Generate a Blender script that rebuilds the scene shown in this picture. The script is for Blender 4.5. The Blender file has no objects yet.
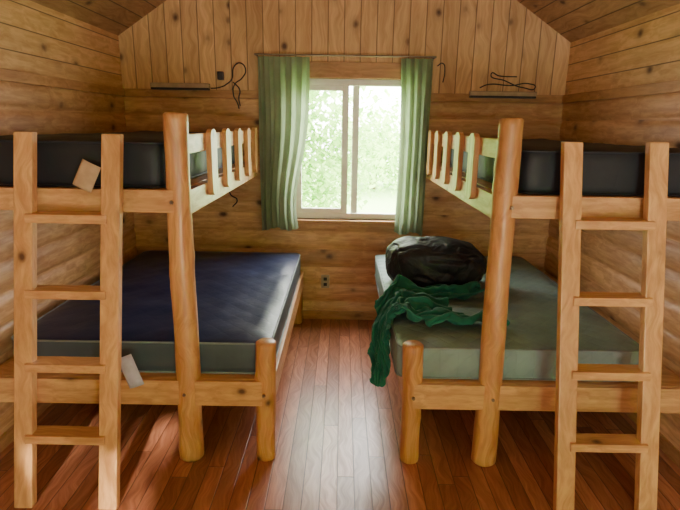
import bpy, bmesh, math, random
from mathutils import Vector, Matrix, noise
random.seed(7)
S = bpy.context.scene
COL = S.collection

# ------------------------------------------------------------------ node helpers
class NB:
    def __init__(s, name):
        s.m = bpy.data.materials.new(name); s.m.use_nodes = True
        s.t = s.m.node_tree; s.n = s.t.nodes; s.l = s.t.links
        s.n.clear()
        s.out = s.n.new('ShaderNodeOutputMaterial')
        s.b = s.n.new('ShaderNodeBsdfPrincipled')
        s.l.new(s.b.outputs[0], s.out.inputs[0])
    def set(s, inp, v):
        if hasattr(v, 'is_output') or isinstance(v, bpy.types.NodeSocket): s.l.new(v, inp)
        else:
            if inp.type == 'RGBA' and len(v) == 3: v = (*v, 1)
            inp.default_value = v
    def math(s, op, a, b=0.0, c=None, clamp=False):
        n = s.n.new('ShaderNodeMath'); n.operation = op; n.use_clamp = clamp
        s.set(n.inputs[0], a); s.set(n.inputs[1], b)
        if c is not None: s.set(n.inputs[2], c)
        return n.outputs[0]
    def coord(s):
        return s.n.new('ShaderNodeTexCoord').outputs['Object']
    def sep(s, v):
        n = s.n.new('ShaderNodeSeparateXYZ'); s.l.new(v, n.inputs[0]); return n.outputs
    def comb(s, x, y, z):
        n = s.n.new('ShaderNodeCombineXYZ')
        for i, v in enumerate((x, y, z)): s.set(n.inputs[i], v)
        return n.outputs[0]
    def noise(s, vec, scale, detail=4, rough=.55, dist=0):
        n = s.n.new('ShaderNodeTexNoise'); s.l.new(vec, n.inputs['Vector'])
        n.inputs['Scale'].default_value = scale; n.inputs['Detail'].default_value = detail
        n.inputs['Roughness'].default_value = rough; n.inputs['Distortion'].default_value = dist
        return n.outputs[0]
    def voro(s, vec, scale, rnd=1):
        n = s.n.new('ShaderNodeTexVoronoi'); s.l.new(vec, n.inputs['Vector'])
        n.inputs['Scale'].default_value = scale; n.inputs['Randomness'].default_value = rnd
        return n.outputs['Distance']
    def white(s, w):
        n = s.n.new('ShaderNodeTexWhiteNoise'); n.noise_dimensions = '1D'; s.set(n.inputs['W'], w)
        return n.outputs['Value']
    def ramp(s, fac, stops):
        n = s.n.new('ShaderNodeValToRGB'); s.l.new(fac, n.inputs[0])
        e = n.color_ramp.elements
        while len(e) < len(stops): e.new(.5)
        for i, (p, c) in enumerate(stops):
            e[i].position = p; e[i].color = (*c, 1) if len(c) == 3 else c
        return n.outputs[0]
    def mix(s, fac, a, b, mode='MIX'):
        n = s.n.new('ShaderNodeMix'); n.data_type = 'RGBA'; n.blend_type = mode
        s.set(n.inputs[0], fac); s.set(n.inputs[6], a); s.set(n.inputs[7], b)
        return n.outputs[2]
    def mrange(s, v, a, b, c, d):
        n = s.n.new('ShaderNodeMapRange'); s.l.new(v, n.inputs[0])
        for i, x in enumerate((a, b, c, d)): n.inputs[i+1].default_value = x
        return n.outputs[0]
    def bump(s, h, strength=.3, dist=.01):
        n = s.n.new('ShaderNodeBump'); n.inputs['Strength'].default_value = strength
        n.inputs['Distance'].default_value = dist; s.l.new(h, n.inputs['Height'])
        s.l.new(n.outputs[0], s.b.inputs['Normal'])
    def P(s, **k):
        for a, v in k.items(): s.set(s.b.inputs[a.replace('_', ' ')], v)

def simple(name, col, rough=.5, metal=0, bumpscale=None, bs=.2, bd=.003, var=.15):
    b = NB(name); c = b.coord()
    nz = b.noise(c, bumpscale or 20, 3)
    d = tuple(x*(1-var) for x in col); l = tuple(min(1, x*(1+var)) for x in col)
    b.P(Base_Color=b.ramp(nz, [(.3, d), (.7, l)]), Roughness=rough, Metallic=metal)
    if bumpscale: b.bump(nz, bs, bd)
    return b.m

def wood(name, along, light, dark, across=None, width=.1, length=None, groove=0.0, rough=.5,
         knots=1.0, kscale=4.0, var=.35, coat=0, knotcol=(.10, .038, .014), gscale=1.0, cover=.75):
    b = NB(name); c = b.coord(); xyz = b.sep(c)
    ax = {'x': 0, 'y': 1, 'z': 2}
    g = xyz[ax[along]]
    o = [i for i in range(3) if i != ax[along]]
    a1, a2 = xyz[o[0]], xyz[o[1]]
    rnd = None; grv = None
    if across:
        q = b.math('DIVIDE', xyz[ax[across]], width)
        idx = b.math('FLOOR', q)
        if length:
            r0 = b.white(idx)
            q2 = b.math('DIVIDE', b.math('ADD', g, b.math('MULTIPLY', r0, length*3)), length)
            i2 = b.math('FLOOR', q2)
            rnd = b.white(b.math('ADD', b.math('MULTIPLY', idx, 7.13), b.math('MULTIPLY', i2, 3.71)))
        else:
            rnd = b.white(b.math('ADD', idx, .37))
        g = b.math('ADD', g, b.math('MULTIPLY', rnd, 23.0))
        fr = b.math('FRACT', q)
        e = b.math('MINIMUM', fr, b.math('SUBTRACT', 1.0, fr))
        e = b.math('MULTIPLY', e, width)
        if length:
            f2 = b.math('FRACT', q2); e2 = b.math('MULTIPLY', b.math('MINIMUM', f2, b.math('SUBTRACT', 1.0, f2)), length)
            e = b.math('MINIMUM', e, e2)
        if groove: grv = b.mrange(e, groove*.25, groove, 0, 1)
    warp = b.noise(b.comb(g, a1, a2), 3.0, 2)
    vec2 = b.comb(b.math('MULTIPLY', g, .9), b.math('ADD', b.math('MULTIPLY', a1, 13), b.math('MULTIPLY', warp, 3)), b.math('MULTIPLY', a2, 13))
    gr = b.noise(vec2, 2.6*gscale, 6, .62, .3)
    mid = tuple((x+y)/2 for x, y in zip(light, dark))
    col = b.ramp(gr, [(.36, dark), (.5, mid), (.63, light)])
    bl = b.noise(b.comb(b.math('MULTIPLY', g, .5), a1, a2), 2.2, 3)
    col = b.mix(1.0, col, b.ramp(bl, [(.3, (.83, .79, .74)), (.65, (1.08, 1.06, 1.04))]), 'MULTIPLY')
    if knots:
        kv = b.comb(b.math('MULTIPLY', g, .75), a1, a2)
        kd = b.voro(kv, kscale)
        wob = b.math('MULTIPLY', b.math('SUBTRACT', b.noise(kv, 30, 2), .5), .06)
        kd = b.math('ADD', kd, wob)
        kf = b.mrange(kd, .04*knots, .12*knots, 1, 0)
        halo = b.mrange(kd, .1*knots, .24*knots, .4, 0)
        col = b.mix(halo, col, tuple(x*.5 for x in dark))
        col = b.mix(kf, col, knotcol)
    if rnd is not None:
        v = b.mrange(rnd, 0, 1, 1-var, 1+var*.6)
        col = b.mix(1.0, col, b.comb(v, b.math('POWER', v, 1.15), b.math('POWER', v, 1.3)), 'MULTIPLY')
    h = b.math('MULTIPLY', gr, .12)
    if grv is not None:
        col = b.mix(b.math('SUBTRACT', 1.0, grv), col, tuple(x*.3 for x in dark))
        h = b.math('ADD', h, grv)
    b.P(Base_Color=col, Roughness=b.mrange(gr, .3, .7, rough+.1, rough-.05))
    if coat:
        b.P(Coat_Weight=coat, Coat_Roughness=.25)
    b.bump(h, .4, .004)
    return b.m

L1, D1 = (.74, .44, .215), (.52, .265, .11)       # aged log siding
M_logx = wood('pine_log_siding_x', 'x', L1, D1, 'z', .155, None, 0, .42, kscale=5, knots=1.3, var=.18)
M_logy = wood('pine_log_siding_y', 'y', L1, D1, 'z', .155, None, 0, .42, kscale=5, knots=1.3, var=.18)
M_gable = wood('pine_board_gable', 'z', (.72, .44, .215), (.54, .295, .13), 'x', .125, None, .005, .5, kscale=5, knots=1.25, var=.13)
M_side = wood('pine_board_side', 'y', (.79, .50, .26), (.60, .335, .15), 'z', .125, None, .005, .5, kscale=5, knots=1.3, var=.14)
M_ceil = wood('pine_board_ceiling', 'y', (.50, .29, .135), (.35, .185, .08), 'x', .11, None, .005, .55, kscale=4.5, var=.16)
M_floor = wood('fir_strip_floor', 'y', (.50, .210, .122), (.31, .115, .060), 'x', .080, 1.7, .003, .33, knots=0, var=.36, coat=.4, gscale=1.5)
BL, BD = (.70, .40, .17), (.49, .245, .09)
M_bx = wood('bed_pine_x', 'x', BL, BD, rough=.38, kscale=5, knots=.9)
M_by = wood('bed_pine_y', 'y', BL, BD, rough=.38, kscale=5, knots=.9)
M_bz = wood('bed_pine_z', 'z', BL, BD, rough=.36, kscale=5, knots=.9)
M_post = wood('peeled_log', 'z', (.67, .36, .14), (.44, .195, .068), rough=.36, kscale=7, knots=1.1)
M_trimx = wood('trim_pine_x', 'x', (.52, .27, .11), (.36, .17, .06), rough=.45, kscale=4)
M_trimy = wood('trim_pine_y', 'y', (.52, .27, .11), (.36, .17, .06), rough=.45, kscale=4)
M_trimz = wood('trim_pine_z', 'z', (.52, .27, .11), (.36, .17, .06), rough=.45, kscale=4)
M_vinyl = simple('window_vinyl', (.88, .86, .76), .35, var=.04)
M_black = simple('black_plastic', (.012, .012, .013), .4)
M_bar = simple('light_bar_plastic', (.40, .28, .17), .4)
M_plate = simple('outlet_plastic', (.42, .33, .22), .35)
M_metal = simple('rod_metal', (.25, .2, .14), .35, .8)
M_card = simple('cardboard_tag', (.45, .30, .17), .8)
M_paper = simple('paper_tag', (.45, .42, .5), .8)

# ------------------------------------------------------------------ geometry helpers
def link(o, parent=None):
    COL.objects.link(o)
    if parent: o.parent = parent
    return o
def empty(name, loc=(0, 0, 0)):
    o = bpy.data.objects.new(name, None); o.empty_display_size = .1
    return link(o)
def mk(name, bm, mat, parent=None, smooth=False):
    me = bpy.data.meshes.new(name)
    bmesh.ops.recalc_face_normals(bm, faces=bm.faces)
    bm.to_mesh(me); bm.free()
    if mat: me.materials.append(mat)
    for p in me.polygons: p.use_smooth = smooth
    return link(bpy.data.objects.new(name, me), parent)
def addbox(bm, x0, x1, y0, y1, z0, z1, bev=0.0):
    r = bmesh.ops.create_cube(bm, size=1)
    vs = r['verts']
    for v in vs:
        v.co = Vector(((x0+x1)/2+v.co.x*(x1-x0), (y0+y1)/2+v.co.y*(y1-y0), (z0+z1)/2+v.co.z*(z1-z0)))
    if bev:
        es = list({e for v in vs for e in v.link_edges})
        bmesh.ops.bevel(bm, geom=es, offset=bev, segments=2, affect='EDGES', profile=.6)
def box(name, x0, x1, y0, y1, z0, z1, mat, parent=None, bev=.004):
    if x0 > x1: x0, x1 = x1, x0
    bm = bmesh.new(); addbox(bm, x0, x1, y0, y1, z0, z1, bev)
    return mk(name, bm, mat, parent)
def log(name, p0, p1, r0, r1, mat, parent=None, seed=0, seg=28, rough=.004):
    p0, p1 = Vector(p0), Vector(p1); d = p1-p0; L = d.length; d.normalize()
    a = d.orthogonal().normalized(); c = d.cross(a)
    n = max(10, int(L/.03)); bm = bmesh.new(); rings = []
    ts = [0, .0]+[i/n for i in range(1, n)]+[1.0, 1.0]
    bumps = [(random.random(), random.random()*6.28) for _ in range(int(L*9))]
    for k, t in enumerate(ts):
        r = r0+(r1-r0)*t
        inset = .010 if k in (0, len(ts)-1) else 0
        tt = t
        if k == 1: tt = .008/L
        if k == len(ts)-2: tt = 1-.008/L
        ctr = p0+d*(L*tt)
        wob = Vector((noise.noise(Vector((t*L*1.3, seed, 0))), noise.noise(Vector((t*L*1.3, seed, 9))), 0))*.006
        ring = []
        for i in range(seg):
            th = 2*math.pi*i/seg
            rr = r-inset+noise.noise(Vector((math.cos(th)*1.2, math.sin(th)*1.2+seed*3, t*L*4)))*rough
            for bt, bth in bumps:
                dd = ((t-bt)*L/.03)**2+(((th-bth+math.pi) % (2*math.pi)-math.pi)*r/.022)**2
                if dd < 6: rr += .005*math.exp(-dd)
            ring.append(bm.verts.new(ctr+wob+(a*math.cos(th)+c*math.sin(th))*rr))
        rings.append(ring)
    for A, B in zip(rings, rings[1:]):
        for i in range(seg): bm.faces.new((A[i], A[(i+1) % seg], B[(i+1) % seg], B[i]))
    bm.faces.new(rings[0]); bm.faces.new(rings[-1])
    return mk(name, bm, mat, parent, True)
def tube(name, pts, r, mat, parent=None, cyclic=False, kind='BEZIER'):
    cu = bpy.data.curves.new(name, 'CURVE'); cu.dimensions = '3D'; cu.bevel_depth = r; cu.bevel_resolution = 3
    if kind == 'POLY':
        sp = cu.splines.new('POLY'); sp.points.add(len(pts)-1)
        for p, q in zip(sp.points, pts): p.co = (*q, 1)
    else:
        sp = cu.splines.new('BEZIER'); sp.bezier_points.add(len(pts)-1)
        for p, q in zip(sp.bezier_points, pts):
            p.co = q; p.handle_left_type = p.handle_right_type = 'AUTO'
    sp.use_cyclic_u = cyclic; cu.use_fill_caps = True
    cu.materials.append(mat)
    tmp = bpy.data.objects.new(name+'_c', cu); COL.objects.link(tmp)
    bpy.context.view_layer.update()
    me = bpy.data.meshes.new_from_object(tmp.evaluated_get(bpy.context.evaluated_depsgraph_get()))
    bpy.data.objects.remove(tmp)
    for p in me.polygons: p.use_smooth = True
    me.name = name
    return link(bpy.data.objects.new(name, me), parent)

# ------------------------------------------------------------------ green jacket (cloth draped over the mattress edge)
# simulated first, while the scene is still empty, so that stepping frames is cheap
b = NB('green_fleece'); c = b.coord()
n1 = b.noise(c, 12, 3); n2 = b.noise(c, 300, 2)
b.P(Base_Color=b.ramp(n1, [(.3, (.002, .10, .06)), (.7, (.004, .16, .097))]), Roughness=.85, Sheen_Weight=.1)
b.bump(n2, .3, .002); M_green = b.m
def jacket():
    bm = bmesh.new(); st = .0155
    X0, X1, LY = -.36, .88, 1.0
    nx, ny = int((X1-X0)/st), int(LY/st); G = {}
    for j in range(ny+1):
        for i in range(nx+1):
            x = X0+(X1-X0)*i/nx; v = j/ny
            body = .08 <= x <= .62 and .04 <= v <= .92
            hang = x <= .3 and .08-.1*x+.15*max(0, -x) <= v <= .76-.7*max(0, -x)
            sl1 = x > .42 and v < .24+.06*(1-x)
            sl2 = x > .42 and v > .76-.06*(1-x)
            if not (body or hang or sl1 or sl2): continue
            G[i, j] = (x, v)
    V = {}
    for (i, j), (x, v) in G.items():
        per = .17; ph = v*LY/per*2*math.pi+1.8*noise.noise(Vector((x*2.5, v*2, 7)))
        y = 2.44+v*.60
        y += .02*noise.noise(Vector((x*5, v*6, 1)))
        am = .28+.72*min(1, max(0, (x-.22)/.2))
        z = .705+.03*min(1, max(0, (x-.2)/.2))+am*(.052*math.sin(ph)+.04*noise.noise(Vector((x*6, v*6, 5)))+.03*math.sin(x*26+v*5))
        V[i, j] = bm.verts.new((x+.02*noise.noise(Vector((x*4, v*4, 2))), y, z))
    for (i, j) in G:
        q = [(i, j), (i+1, j), (i+1, j+1), (i, j+1)]
        if all(k in V for k in q): bm.faces.new([V[k] for k in q])
    bmesh.ops.delete(bm, geom=[v for v in bm.verts if not v.link_faces], context='VERTS')
    o = mk('jacket', bm, M_green, None, True)
    vg = o.vertex_groups.new(name='pin')
    idx = []
    for v in o.data.vertices:
        if v.co.x > .32:
            f = min(1, (v.co.x-.32)/.1)
            hz = v.co.z-.66
            v.co.z = v.co.z*(1-f)+(.640+max(0, hz)*.62)*f
            if v.co.x > .34 and noise.noise(Vector((v.co.x*11, v.co.y*11, 3))) > .18: idx.append(v.index)
    vg.add(idx, 1.0, 'REPLACE')
    def col(x0, x1, y0, y1, z0, z1):
        c_ = box('tmpcol', x0, x1, y0, y1, z0, z1, None, None, .02)
        c_.modifiers.new('c', 'COLLISION'); c_.collision.thickness_outer = .008; c_.collision.cloth_friction = 60
        return c_
    cols = [col(.282, 1.5, 2.28, 4.1, .30, .624), col(-1, 1.5, 1.5, 4.2, -.2, 0)]
    m = o.modifiers.new('cloth', 'CLOTH'); cs = m.settings
    cs.vertex_group_mass = 'pin'
    cs.quality = 5; cs.mass = .5; cs.tension_stiffness = 15; cs.compression_stiffness = 8; cs.shear_stiffness = 3; cs.bending_stiffness = .02
    cs.air_damping = 1.0
    m.collision_settings.use_self_collision = True; m.collision_settings.self_distance_min = .010
    m.collision_settings.distance_min = .008; m.collision_settings.collision_quality = 3
    m.point_cache.frame_start = 1; m.point_cache.frame_end = 90
    for f in range(1, 70): S.frame_set(f)
    me = bpy.data.meshes.new_from_object(o.evaluated_get(bpy.context.evaluated_depsgraph_get()))
    o.modifiers.clear(); o.data = me
    S.frame_set(1)
    for c_ in cols: bpy.data.objects.remove(c_)
    for p in me.polygons: p.use_smooth = True
    s_ = o.modifiers.new('s', 'SOLIDIFY'); s_.thickness = .009; s_.offset = 0
    s2 = o.modifiers.new('ss', 'SUBSURF'); s2.levels = 1; s2.render_levels = 1
jacket()

# ------------------------------------------------------------------ room
W = 1.75; YB = 4.225; YR = -1.7; ZL = 1.87; ZE = 2.28; SL = .655; ZR = ZE+W*SL
WX0, WX1, WZ0, WZ1 = -.42, .54, .88, 2.0
BUL = .017
def prof(z):
    f = (z/.155) % 1.0
    return BUL*(1-abs(2*f-1)**3.2)
def logpanel(bm, axis, u0, u1, z0, z1, base, sgn, flat=False):
    zs = [z0]; k = math.floor(z0/.155*10)+1
    while k*.0155 < z1-1e-5:
        zs.append(k*.0155); k += 1
    zs.append(z1)
    rows = []
    n = max(2, int((u1-u0)/.12))
    for z in zs:
        row = []
        for i in range(n+1):
            u = u0+(u1-u0)*i/n
            p = 0 if flat else prof(z)+.003*noise.noise(Vector((u*1.5, math.floor(z/.155)*5, 0)))*(prof(z)/BUL)
            w = base+sgn*p
            row.append(bm.verts.new((u, w, z) if axis == 'x' else (w, u, z)))
        rows.append(row)
    for A, B in zip(rows, rows[1:]):
        for i in range(n): bm.faces.new((A[i], A[i+1], B[i+1], B[i]))
bm = bmesh.new()
logpanel(bm, 'x', -W, WX0, 0, ZL, YB, -1)
logpanel(bm, 'x', WX1, W, 0, ZL, YB, -1)
logpanel(bm, 'x', WX0, WX1, 0, WZ0, YB, -1)
nf = len(bm.faces)
def poly(bm, pts, mi=0):
    f = bm.faces.new([bm.verts.new(p) for p in pts]); f.material_index = mi; return f
g = YB-.012
poly(bm, [(-W, g, ZL), (WX0, g, ZL), (WX0, g, ZE+(W+WX0)*SL), (-W, g, ZE)], 1)
poly(bm, [(WX1, g, ZL), (W, g, ZL), (W, g, ZE), (WX1, g, ZE+(W-WX1)*SL)], 1)
poly(bm, [(WX0, g, WZ1), (WX1, g, WZ1), (WX1, g, ZE+(W-WX1)*SL), (0, g, ZR), (WX0, g, ZE+(W+WX0)*SL)], 1)
yo = YB+.13
for a in [((-W, 0), (WX0, 0), (WX0, ZE), (-W, ZE)), ((WX1, 0), (W, 0), (W, ZE), (WX1, ZE)),
          ((WX0, 0), (WX1, 0), (WX1, WZ0), (WX0, WZ0)), ((WX0, WZ1), (WX1, WZ1), (WX1, ZE), (WX0, ZE)),
          ((-W, ZE), (W, ZE), (0, ZR))]:
    poly(bm, [(x, yo, z) for x, z in a], 0)
for (xa, za), (xb, zb) in [((WX0, WZ0), (WX1, WZ0)), ((WX1, WZ0), (WX1, WZ1)), ((WX1, WZ1), (WX0, WZ1)), ((WX0, WZ1), (WX0, WZ0))]:
    poly(bm, [(xa, YB-.02, za), (xb, YB-.02, zb), (xb, yo, zb), (xa, yo, za)], 0)
me = bpy.data.meshes.new('wall_back'); bm.to_mesh(me); bm.free()
me.materials.append(M_logx); me.materials.append(M_gable)
for i, p in enumerate(me.polygons): p.use_smooth = i < nf
wb = link(bpy.data.objects.new('wall_back', me))
for nm, s in (('wall_left', -1), ('wall_right', 1)):
    bm = bmesh.new(); logpanel(bm, 'y', YR, YB, 0, ZL, s*W, -s); nf = len(bm.faces)
    poly(bm, [(s*(W-.012), YR, ZL), (s*(W-.012), YB, ZL), (s*(W-.012), YB, ZE+.02), (s*(W-.012), YR, ZE+.02)], 1)
    me = bpy.data.meshes.new(nm); bm.to_mesh(me); bm.free()
    me.materials.append(M_logy); me.materials.append(M_side)
    for i, p in enumerate(me.polygons): p.use_smooth = i < nf
    link(bpy.data.objects.new(nm, me))
RX0, RX1, RZ0, RZ1 = -.93, -.38, 1.42, 1.80
DX0, DX1, DZ1 = .35, 1.25, 2.03
ZT = 2.34
bm = bmesh.new()
for x0, x1, z0, z1 in [(-W, RX0, 0, ZT), (RX0, RX1, 0, RZ0), (RX0, RX1, RZ1, ZT), (RX1, DX0, 0, ZT), (DX0, DX1, DZ1, ZT), (DX1, W, 0, ZT)]:
    poly(bm, [(x0, YR, z0), (x1, YR, z0), (x1, YR, z1), (x0, YR, z1)])
poly(bm, [(-W, YR, ZT), (W, YR, ZT), (0, YR, ZR+.08)])
mk('wall_rear', bm, M_gable)
bm = bmesh.new()
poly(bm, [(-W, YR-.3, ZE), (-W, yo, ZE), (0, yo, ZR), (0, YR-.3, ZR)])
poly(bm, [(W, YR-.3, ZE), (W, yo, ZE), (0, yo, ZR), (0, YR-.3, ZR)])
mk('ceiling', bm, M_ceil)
box('floor', -W-.05, W+.05, YR-.05, YB+.13, -.06, 0, M_floor, bev=0)
box('trim_1', -W, WX0-.1, YB-.035, YB, ZL-.03, ZL+.03, M_trimx)
box('trim_2', WX1+.1, W, YB-.035, YB, ZL-.03, ZL+.03, M_trimx)
box('trim_3', -W, -W+.035, YR, YB-.035, ZL-.03, ZL+.03, M_trimy)
box('trim_4', W-.035, W, YR, YB-.035, ZL-.03, ZL+.03, M_trimy)
box('baseboard_back', -W+.04, W-.04, YB-.035, YB, 0, .075, M_trimx)
box('baseboard_left', -W, -W+.03, YR, YB, 0, .075, M_trimy)
box('baseboard_right', W-.03, W, YR, YB, 0, .075, M_trimy)
win = empty('window_1')
ya, yb_ = YB-.045, YB+.0
box('casing_top', WX0-.09, WX1+.09, ya, yb_+.02, WZ1, WZ1+.12, M_trimx, win)
box('casing_left', WX0-.09, WX0, ya, yb_+.02, WZ0-.02, WZ1, M_trimz, win)
box('casing_right', WX1, WX1+.09, ya, yb_+.02, WZ0-.02, WZ1, M_trimz, win)
box('stool', WX0-.1, WX1+.1, YB-.06, YB+.03, WZ0-.035, WZ0, M_trimx, win)
fy0, fy1 = YB+.02, YB+.09
box('frame_bottom', WX0, WX1, fy0, fy1, WZ0, WZ0+.05, M_vinyl, win)
box('frame_top', WX0, WX1, fy0, fy1, WZ1-.05, WZ1, M_vinyl, win)
box('frame_left', WX0, WX0+.045, fy0, fy1, WZ0, WZ1, M_vinyl, win)
box('frame_right', WX1-.045, WX1, fy0, fy1, WZ0, WZ1, M_vinyl, win)
cx = .055
box('fixed_stile', cx+.02, cx+.075, fy0+.03, fy1, WZ0+.05, WZ1-.05, M_vinyl, win)
box('sash_stile_mid', cx-.065, cx-.01, fy0, fy0+.035, WZ0+.05, WZ1-.05, M_vinyl, win)
box('sash_stile_left', WX0+.045, WX0+.085, fy0, fy0+.035, WZ0+.05, WZ1-.05, M_vinyl, win)
box('sash_rail_bottom', WX0+.085, cx-.065, fy0, fy0+.035, WZ0+.05, WZ0+.09, M_vinyl, win)
box('sash_rail_top', WX0+.085, cx-.065, fy0, fy0+.035, WZ1-.09, WZ1-.05, M_vinyl, win)
box('latch', cx-.05, cx-.03, fy0-.015, fy0, 1.38, 1.46, M_vinyl, win, .002)
w2 = empty('window_2')
for nm, a in (('jamb_left', (RX0-.07, RX0, RZ0-.07, RZ1+.07)), ('jamb_right', (RX1, RX1+.07, RZ0-.07, RZ1+.07)),
              ('head', (RX0, RX1, RZ1, RZ1+.07)), ('sill', (RX0, RX1, RZ0-.07, RZ0)), ('muntin', ((RX0+RX1)/2-.015, (RX0+RX1)/2+.015, RZ0, RZ1))):
    box(nm, a[0], a[1], YR-.02, YR+.02, a[2], a[3], M_trimz, w2)
d1 = empty('door_1')
for nm, a in (('jamb_left', (DX0-.08, DX0, 0, DZ1+.08)), ('jamb_right', (DX1, DX1+.08, 0, DZ1+.08)), ('head', (DX0, DX1, DZ1, DZ1+.08))):
    box(nm, a[0], a[1], YR-.02, YR+.02, a[2], a[3], M_trimz, d1)

# ------------------------------------------------------------------ curtains
b = NB('curtain_fabric'); c = b.coord()
col = b.ramp(b.noise(c, 6, 3), [(.3, (.29, .37, .24)), (.7, (.38, .46, .31))])
dif = b.n.new('ShaderNodeBsdfDiffuse'); tr = b.n.new('ShaderNodeBsdfTranslucent'); mx = b.n.new('ShaderNodeMixShader')
b.l.new(col, dif.inputs[0]); b.l.new(col, tr.inputs[0]); mx.inputs[0].default_value = .45
b.l.new(dif.outputs[0], mx.inputs[1]); b.l.new(tr.outputs[0], mx.inputs[2]); b.l.new(mx.outputs[0], b.out.inputs[0])
M_cur = b.m
def curtain(name, ztop, zbot, left, right, folds, seed):
    bm = bmesh.new(); nu, nv = 110, 50; R = []
    for j in range(nv+1):
        v = j/nv; z = ztop+(zbot-ztop)*v; row = []
        l, r = left(v), right(v)
        for i in range(nu+1):
            u = i/nu
            ph = u*folds*2*math.pi+.7*noise.noise(Vector((u*3, v*1.5, seed)))*2
            A = .026*(.6+.5*noise.noise(Vector((u*5, seed, v*.8)))+.35*v)
            x = l+(r-l)*(u+.012*math.sin(ph*2+1))
            y = YB-.10+A*math.sin(ph)
            row.append(bm.verts.new((x, y, z-.012*math.sin(u*9+seed)*v)))
        R.append(row)
    for A, B in zip(R, R[1:]):
        for i in range(nu): bm.faces.new((A[i], A[i+1], B[i+1], B[i]))
    return mk(name, bm, M_cur, None, True)
curtain('curtain', 2.145, .81, lambda v: -.66+.01*v, lambda v: -.265-.11*math.exp(-((v-.85)/.33)**2), 5, 1.3)
curtain('curtain', 2.145, .79, lambda v: .43+.015*math.sin(v*3), lambda v: .675-.01*v, 4, 5.1)
rod = empty('curtain_rod')
tube('rod', [(-.68, YB-.10, 2.158), (.70, YB-.10, 2.158)], .007, M_metal, rod, kind='POLY')
tube('bracket_1', [(-.67, YB-.10, 2.155), (-.67, YB-.012, 2.155)], .006, M_metal, rod, kind='POLY')
tube('bracket_2', [(.69, YB-.10, 2.155), (.69, YB-.012, 2.155)], .006, M_metal, rod, kind='POLY')

# ------------------------------------------------------------------ bunk beds
YF = 2.27
def stadium(bm, x0, x1, yc, w, z0, z1):
    pts = []; r = w/2; n = 8
    for i in range(n+1):
        a = math.pi*i/n; pts.append((yc+r*math.cos(a), z1-r*.6+r*.6*math.sin(a)))
    for i in range(n+1):
        a = math.pi+math.pi*i/n; pts.append((yc+r*math.cos(a), z0+r*.6+r*.6*math.sin(a)))
    A = [bm.verts.new((x0, y, z)) for y, z in pts]; B = [bm.verts.new((x1, y, z)) for y, z in pts]
    bm.faces.new(A); bm.faces.new(B)
    for i in range(len(pts)): bm.faces.new((A[i], A[(i+1) % len(pts)], B[(i+1) % len(pts)], B[i]))
def bunk(s, seed):
    r = empty('bunk_bed'); X = lambda v: s*v
    log('tall_post', (X(.742), YF, 0), (X(.722), YF, 1.69), .059, .051, M_post, r, seed)
    log('short_post', (X(.364), YF, 0), (X(.352), YF, .64), .047, .050, M_post, r, seed+1)
    log('short_post_back', (X(.37), 4.10, 0), (X(.37), 4.10, .43), .05, .05, M_post, r, seed+4)
    log('short_post_wall_back', (X(1.64), 4.10, 0), (X(1.64), 4.10, .43), .05, .05, M_post, r, seed+5)
    box('upper_end_rail', X(.72), X(1.715), 2.222, 2.262, 1.262, 1.362, M_bx, r)
    box('upper_back_rail', X(.72), X(1.715), 4.13, 4.165, 1.262, 1.362, M_bx, r)
    box('upper_side_rail', X(.682), X(.722), 2.25, 4.18, 1.245, 1.355, M_by, r)
    box('upper_wall_rail', X(1.68), X(1.715), 2.25, 4.165, 1.262, 1.362, M_by, r)
    box('guard_rail', X(.682), X(.718), 2.25, 4.18, 1.515, 1.60, M_by, r)
    bm = bmesh.new()
    for y in (2.66, 3.0, 3.34, 3.67, 3.97): stadium(bm, X(.655), X(.682), y, .115, 1.285, 1.62)
    mk('guard_slats', bm, M_bz, r)
    bm = bmesh.new()
    for k in range(9):
        y = 2.38+k*.205; addbox(bm, min(X(.722), X(1.68)), max(X(.722), X(1.68)), y-.045, y+.045, 1.325, 1.345, .002)
    mk('upper_bed_slats', bm, M_bx, r)
    box('upper_platform', X(.725), X(1.68), 2.27, 4.13, 1.345, 1.358, M_bx, r, .001)
    box('lower_end_rail', X(.36), X(1.715), 2.225, 2.27, .315, .445, M_bx, r)
    box('lower_end_ledge', X(.36), X(1.70), 2.27, 2.31, .30, .40, M_bx, r)
    box('lower_side_rail', X(.315), X(.355), 2.28, 4.16, .315, .445, M_by, r)
    box('lower_back_rail', X(.36), X(1.70), 4.13, 4.165, .315, .445, M_bx, r)
    box('lower_wall_rail', X(1.68), X(1.715), 2.25, 4.165, .315, .445, M_by, r)
    box('lower_platform', X(.34), X(1.69), 2.25, 4.14, .425, .447, M_bx, r, .001)
    bm = bmesh.new()
    for (x, z) in ((.742, 1.31), (.742, .38), (.36, .38)):
        bmesh.ops.create_cone(bm, cap_ends=True, segments=12, radius1=.009, radius2=.007, depth=.01,
            matrix=Matrix.Translation((X(x), YF-.062, z)) @ Matrix.Rotation(math.pi/2, 4, 'X'))
    mk('bolts', bm, M_metal, r)
    return r
bunk(-1, 1.0); bunk(1, 12.0)

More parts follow.
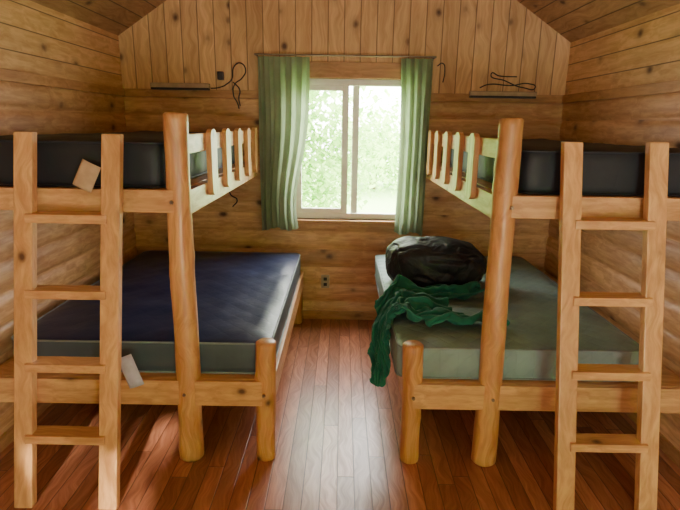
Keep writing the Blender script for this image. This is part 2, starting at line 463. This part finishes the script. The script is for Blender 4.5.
def ladder(xa, xb, rungs, ztop, seed):
    r = empty('bunk_ladder')
    def skew(o):
        for v in o.data.vertices:
            v.co.y += .195*v.co.z; v.co.x -= s*.03*v.co.z/1.6
    rw = .080; s = 1 if xa > 0 else -1
    y0 = 1.905
    for k, x in enumerate((xa, xb)):
        o = box('side_rail_%d' % (k+1), x-rw/2, x+rw/2, y0-.018, y0+.022, 0.0, ztop+random.uniform(-.005, .005), M_bz, r, .005)
        skew(o)
    for k, z in enumerate(rungs):
        o = box('rung_%d' % (k+1), xa+rw*.15, xb-rw*.15, y0-.032, y0+.055, z-.038, z, M_bx, r, .004)
        skew(o)
        for v in o.data.vertices: v.co.y += .195*(z-v.co.z)
    return r
ladder(-1.375, -1.005, (.325, .634, .947, 1.265), 1.60, 1)
ladder(1.0, 1.36, (.330, .640, .955, 1.275), 1.60, 2)

# ------------------------------------------------------------------ mattresses
def matmat(name, top, side, quilt=30, rough=.4, bs=.35, qa=.6):
    b = NB(name); c = b.coord(); xyz = b.sep(c)
    n1 = b.noise(c, 5, 4); n2 = b.noise(c, 60, 2)
    geo = b.n.new('ShaderNodeNewGeometry'); nz = b.sep(geo.outputs['Normal'])[2]
    f = b.mrange(nz, .45, .6, 0, 1)
    tc = b.ramp(n1, [(.3, tuple(x*.75 for x in top)), (.7, tuple(x*1.25 for x in top))])
    sc = b.ramp(n1, [(.3, tuple(x*.85 for x in side)), (.7, tuple(x*1.15 for x in side))])
    b.P(Base_Color=b.mix(f, sc, tc), Roughness=rough)
    q1 = b.math('ABSOLUTE', b.math('SINE', b.math('MULTIPLY', b.math('ADD', xyz[0], xyz[1]), quilt)))
    q2 = b.math('ABSOLUTE', b.math('SINE', b.math('MULTIPLY', b.math('SUBTRACT', xyz[0], b.math('ADD', xyz[1], xyz[2])), quilt)))
    q = b.math('POWER', b.math('MULTIPLY', q1, q2), .4)
    h = b.math('ADD', b.math('MULTIPLY', q, qa), b.math('ADD', b.math('MULTIPLY', n1, 1.6), b.math('MULTIPLY', n2, .15)))
    b.bump(h, bs, .012)
    return b.m
M_navy = matmat('navy_ticking', (.007, .018, .065), (.05, .075, .09), 26, .45, .25, .25)
M_dark = matmat('dark_ticking', (.006, .008, .012), (.006, .008, .012), 26, .6, .2, .2)
M_sage = matmat('sage_ticking', (.19, .285, .27), (.20, .285, .275), 34, .55, .4, .9)
M_pipe = simple('piping', (.18, .22, .22), .5)
M_pipd = simple('piping_dark', (.012, .017, .025), .5)
def mattress(x0, x1, y0, y1, z0, z1, mat, pipe, seed, puff=.012):
    root = empty('mattress')
    bm = bmesh.new(); nx, ny = int((x1-x0)/.03), int((y1-y0)/.03)
    rc = .06
    def P(px, py, ins):
        X0, X1, Y0, Y1 = x0+ins, x1-ins, y0+ins, y1-ins
        x = X0+(X1-X0)*px; y = Y0+(Y1-Y0)*py
        cx_ = min(max(x, X0+rc), X1-rc); cy_ = min(max(y, Y0+rc), Y1-rc)
        dx, dy = x-cx_, y-cy_; m = max(abs(dx), abs(dy)); l = math.hypot(dx, dy)
        if m > 0 and l > 0: x, y = cx_+dx*m/l, cy_+dy*m/l
        return x, y
    def sheet(zf, ins):
        return [[bm.verts.new((*P(i/nx, j/ny, ins), zf(i/nx, j/ny))) for i in range(nx+1)] for j in range(ny+1)]
    def top(u, v):
        e = min(u, 1-u, v, 1-v)*20
        e = min(1, e)
        return z1+puff*e+.009*e*noise.noise(Vector((u*5, v*7, seed)))+.005*e*noise.noise(Vector((u*14, v*14, seed)))
    T = sheet(top, .012); Bt = sheet(lambda u, v: z0, .012)
    for j in range(ny):
        for i in range(nx):
            bm.faces.new((T[j][i], T[j][i+1], T[j+1][i+1], T[j+1][i]))
            bm.faces.new((Bt[j][i], Bt[j+1][i], Bt[j+1][i+1], Bt[j][i+1]))
    per = [(i, 0) for i in range(nx)]+[(nx, j) for j in range(ny)]+[(i, ny) for i in range(nx, 0, -1)]+[(0, j) for j in range(ny, 0, -1)]
    H = z1-z0
    lv = [(.02, .004), (.06, -.001), (.25, -.003), (.5, -.005), (.75, -.003), (.94, -.001), (.98, .004)]
    prev = [Bt[j][i] for i, j in per]
    for f, ins in lv:
        cur = []
        for i, j in per:
            x, y = P(i/nx, j/ny, ins)
            n_ = .004*noise.noise(Vector((x*9, y*9, f*2+seed)))
            cur.append(bm.verts.new((x+n_, y+n_, z0+H*f)))
        for k in range(len(per)): bm.faces.new((prev[k], prev[(k+1) % len(per)], cur[(k+1) % len(per)], cur[k]))
        prev = cur
    cur = [T[j][i] for i, j in per]
    for k in range(len(per)): bm.faces.new((prev[k], prev[(k+1) % len(per)], cur[(k+1) % len(per)], cur[k]))
    mk('body', bm, mat, root, True)
    for nm, f in (('piping_top', .97), ('piping_bottom', .03)):
        pts = []
        for i, j in per[::1]:
            x, y = P(i/nx, j/ny, -.001); pts.append((x, y, z0+H*f))
        tube(nm, pts, .005, pipe, root, True, 'POLY')
    return root
mattress(-1.62, -.335, 2.30, 4.11, .449, .615, M_navy, M_pipe, 1)
mattress(.285, 1.49, 2.285, 4.11, .449, .615, M_sage, M_pipe, 2)
mattress(-1.60, -.80, 2.29, 4.10, 1.36, 1.565, M_dark, M_pipd, 3)
mattress(.80, 1.60, 2.29, 4.10, 1.36, 1.555, M_dark, M_pipd, 4)

def tag(name, x, y, z, w, h, rot, mat, tilt=.15):
    bm = bmesh.new(); n = 8; g_ = []
    for j in range(n+1):
        row = []
        for i in range(n+1):
            u, v = i/n-.5, j/n-.5
            p = Vector((u*w, -.006*math.sin((u+.5)*3.1)-tilt*(.5-v)*h*.4, v*h))
            row.append(bm.verts.new(Matrix.Translation((x, y, z)) @ Matrix.Rotation(rot, 4, 'Y') @ p))
        g_.append(row)
    for A, B in zip(g_, g_[1:]):
        for i in range(n): bm.faces.new((A[i], A[i+1], B[i+1], B[i]))
    o = mk(name, bm, mat, None, True); m = o.modifiers.new('s', 'SOLIDIFY'); m.thickness = .001
    return o
tag('mattress_tag', -1.10, 2.215, 1.42, .085, .12, .45, M_card)
tag('mattress_tag', -.99, 2.215, .50, .075, .16, -.35, M_paper)

# ------------------------------------------------------------------ sleeping bag
b = NB('black_nylon'); c = b.coord()
nz = b.noise(c, 8, 3, .5, 1.2)
b.P(Base_Color=(.008, .009, .012), Roughness=.55); b.bump(nz, .8, .03); M_bag = b.m
bm = bmesh.new()
bmesh.ops.create_icosphere(bm, subdivisions=6, radius=1)
for v in bm.verts:
    p = v.co.copy()
    q = Vector([math.copysign(abs(t)**.74, t) for t in p])
    r3 = abs(noise.noise(Vector((p.x*1.9+8, p.y*1.8+2, p.z*1.8+5))))
    k = 1-.05*math.exp(-(r3/.08)**2)+.08*noise.noise(p*1.2+Vector((5, 2, 1)))+.035*noise.noise(p*3.2)
    x, y, z = q.x*.325*k, q.y*.21*k, q.z*.168*k*(1-.08*p.x)
    z = max(z, -.125+.004*noise.noise(p*5))
    v.co = Vector((.635+x, 3.32+y-.1*x, .636+.125+z))
mk('sleeping_bag', bm, M_bag, None, True)

# ------------------------------------------------------------------ light bars, cables, outlet
yw = YB-.045
o = empty('outlet')
box('plate', -.165, -.095, YB-.030, YB-.012, .285, .40, M_plate, o, .004)
bm = bmesh.new()
for z in (.318, .366):
    addbox(bm, -.145, -.115, YB-.034, YB-.028, z-.014, z+.014, .003)
mk('sockets', bm, M_black, o)
def bar(x0, x1, z):
    r = empty('wall_light_bar')
    box('housing', x0, x1, YB-.072, YB-.038, z+.014, z+.05, M_bar, r, .006)
    box('base', x0+.005, x1-.005, YB-.075, YB-.038, z, z+.016, M_black, r, .003)
bar(-1.50, -1.04, 1.895); bar(.98, 1.5, 1.87)
cab = empty('power_cable')
tube('wire_run', [(-1.035, yw, 1.91), (-.98, yw, 1.915), (-.93, yw, 1.93)], .0045, M_black, cab)
tube('wire_loop', [(-.93, yw, 1.93), (-.87, yw, 1.98), (-.85, yw, 2.07), (-.80, yw, 2.10), (-.76, yw, 2.05), (-.79, yw, 1.99), (-.85, yw, 1.94), (-.86, yw, 1.86), (-.83, yw, 1.80), (-.82, yw, 1.76)], .0045, M_black, cab)
tube('wire_drop', [(-.86, yw, 1.96), (-.81, yw, 1.9), (-.82, yw, 1.84), (-.81, yw, 1.78)], .0045, M_black, cab)
box('adapter', -.98, -.935, YB-.06, YB-.012, 1.975, 2.035, M_black, cab, .006)
cab2 = empty('power_cable')
tube('wire_loop', [(1.06, yw, 1.945), (1.12, yw, 1.97), (1.3, yw, 1.965), (1.44, yw, 1.98), (1.49, yw, 1.955), (1.4, yw, 1.95), (1.25, yw, 2.0), (1.14, yw, 2.05), (1.2, yw, 2.035), (1.34, yw, 2.03)], .0045, M_black, cab2)
tube('wire_top', [(.72, yw, 2.10), (.76, yw, 2.12), (.78, yw, 2.06), (.77, yw, 1.98)], .004, M_black, cab2)
cab3 = empty('power_cable')
tube('cord', [(-.93, YB-.03, 1.18), (-.91, YB-.05, 1.08), (-.86, YB-.05, 1.04), (-.90, YB-.04, .98)], .005, M_black, cab3)
box('plug', -.95, -.90, YB-.05, YB-.015, 1.16, 1.22, M_black, cab3, .004)

# ------------------------------------------------------------------ outdoors
M_grass = simple('grass', (.36, .56, .20), .9, 0, 30, .5, .03, .4)
box('ground_outside', -20, 20, YB+.15, 30, -.5, -.4, M_grass, None, 0)
b = NB('leaf'); c = b.coord()
col = b.ramp(b.noise(c, 3, 3), [(.3, (.20, .44, .08)), (.7, (.60, .82, .30))])
dif = b.n.new('ShaderNodeBsdfDiffuse'); tr = b.n.new('ShaderNodeBsdfTranslucent'); mx = b.n.new('ShaderNodeMixShader')
b.l.new(col, dif.inputs[0]); b.l.new(col, tr.inputs[0]); mx.inputs[0].default_value = .5
b.l.new(dif.outputs[0], mx.inputs[1]); b.l.new(tr.outputs[0], mx.inputs[2]); b.l.new(mx.outputs[0], b.out.inputs[0])
M_leaf = b.m
M_bark = simple('bark', (.12, .08, .05), .9, 0, 20, .6, .02, .4)
def tree(x, y, zb, h, cr, n, seed, leaf=.09, cl=14):
    root = empty('leafy_tree'); rr = random.Random(seed)
    log('trunk', (x, y, zb), (x+.1, y, zb+h), .12, .04, M_bark, root, seed, 16, .01)
    bm = bmesh.new()
    for k in range(cl):
        a = rr.random()*6.28; zc = zb+h*rr.uniform(.25, 1.0); rad = cr*rr.uniform(.2, .8)
        cc = Vector((x+rad*math.cos(a), y+rad*math.sin(a), zc))
        for _ in range(n//cl):
            d = Vector((rr.gauss(0, 1), rr.gauss(0, 1), rr.gauss(0, 1)))*cr*.25
            p = cc+d; M = Matrix.Rotation(rr.random()*6.28, 3, 'Z') @ Matrix.Rotation(rr.uniform(-1.2, 1.2), 3, 'X')
            l = leaf*rr.uniform(.6, 1.3)
            bm.faces.new([bm.verts.new(p+M @ Vector(q)) for q in ((0, 0, 0), (l*.35, l*.45, .01), (0, l, 0), (-l*.35, l*.45, .01))])
    me = bpy.data.meshes.new('leaves'); bm.to_mesh(me); bm.free(); me.materials.append(M_leaf)
    link(bpy.data.objects.new('leaves', me), root)
tree(-.95, 8.6, -.4, 3.6, 1.35, 8500, 3, .14)
tree(-2.9, 10.5, -.4, 5, 2.0, 5000, 4, .18)
tree(1.0, 17, -.4, 1.7, 2.2, 3000, 8, .2)
tree(4.4, 14.5, -.4, 3.4, 1.8, 3000, 5, .18)
# unseen trees added behind the cabin to block and dapple the low sun
tree(1.9, -6.2, -.4, 4.6, 1.4, 8000, 11, .26, 20)
tree(1.15, -5.0, -.4, 4.0, .95, 12000, 15, .24, 36)
tree(-.1, -7.5, -.4, 6.0, 1.3, 1500, 12, .20, 30)

# ------------------------------------------------------------------ lights
w = bpy.data.worlds.new('World'); S.world = w; w.use_nodes = True
bg = w.node_tree.nodes['Background']; bg.inputs[0].default_value = (1.0, .99, .94, 1); bg.inputs[1].default_value = 29
def portal(x0, x1, z0, z1, y, face):
    l = bpy.data.lights.new('portal', 'AREA'); l.shape = 'RECTANGLE'; l.size = x1-x0; l.size_y = z1-z0
    l.cycles.is_portal = True
    o = link(bpy.data.objects.new('window_portal', l)); o.location = ((x0+x1)/2, y, (z0+z1)/2)
    o.rotation_euler = (math.radians(-90 if face < 0 else 90), 0, 0)
portal(WX0, WX1, WZ0, WZ1, YB+.125, -1)
portal(RX0, RX1, RZ0, RZ1, YR-.03, 1)
portal(DX0, DX1, 0, DZ1, YR-.03, 1)
sl = bpy.data.lights.new('sun', 'SUN'); sl.energy = 30; sl.angle = .02; sl.color = (1, .88, .70)
so = link(bpy.data.objects.new('sun', sl))
so.rotation_euler = Vector((-.12, 1, -.42)).to_track_quat('-Z', 'Y').to_euler()

# ------------------------------------------------------------------ camera
cam = bpy.data.cameras.new('camera'); cam.sensor_width = 36; cam.lens = 27.05; cam.clip_start = .05
co = link(bpy.data.objects.new('camera', cam))
M = Matrix.Translation((0, 0, 1.65)) @ Matrix.Rotation(math.radians(.1), 4, 'Z') @ Matrix.Rotation(math.radians(90-14.3), 4, 'X') @ Matrix.Rotation(math.radians(.9), 4, 'Z')
co.matrix_world = M
S.camera = co
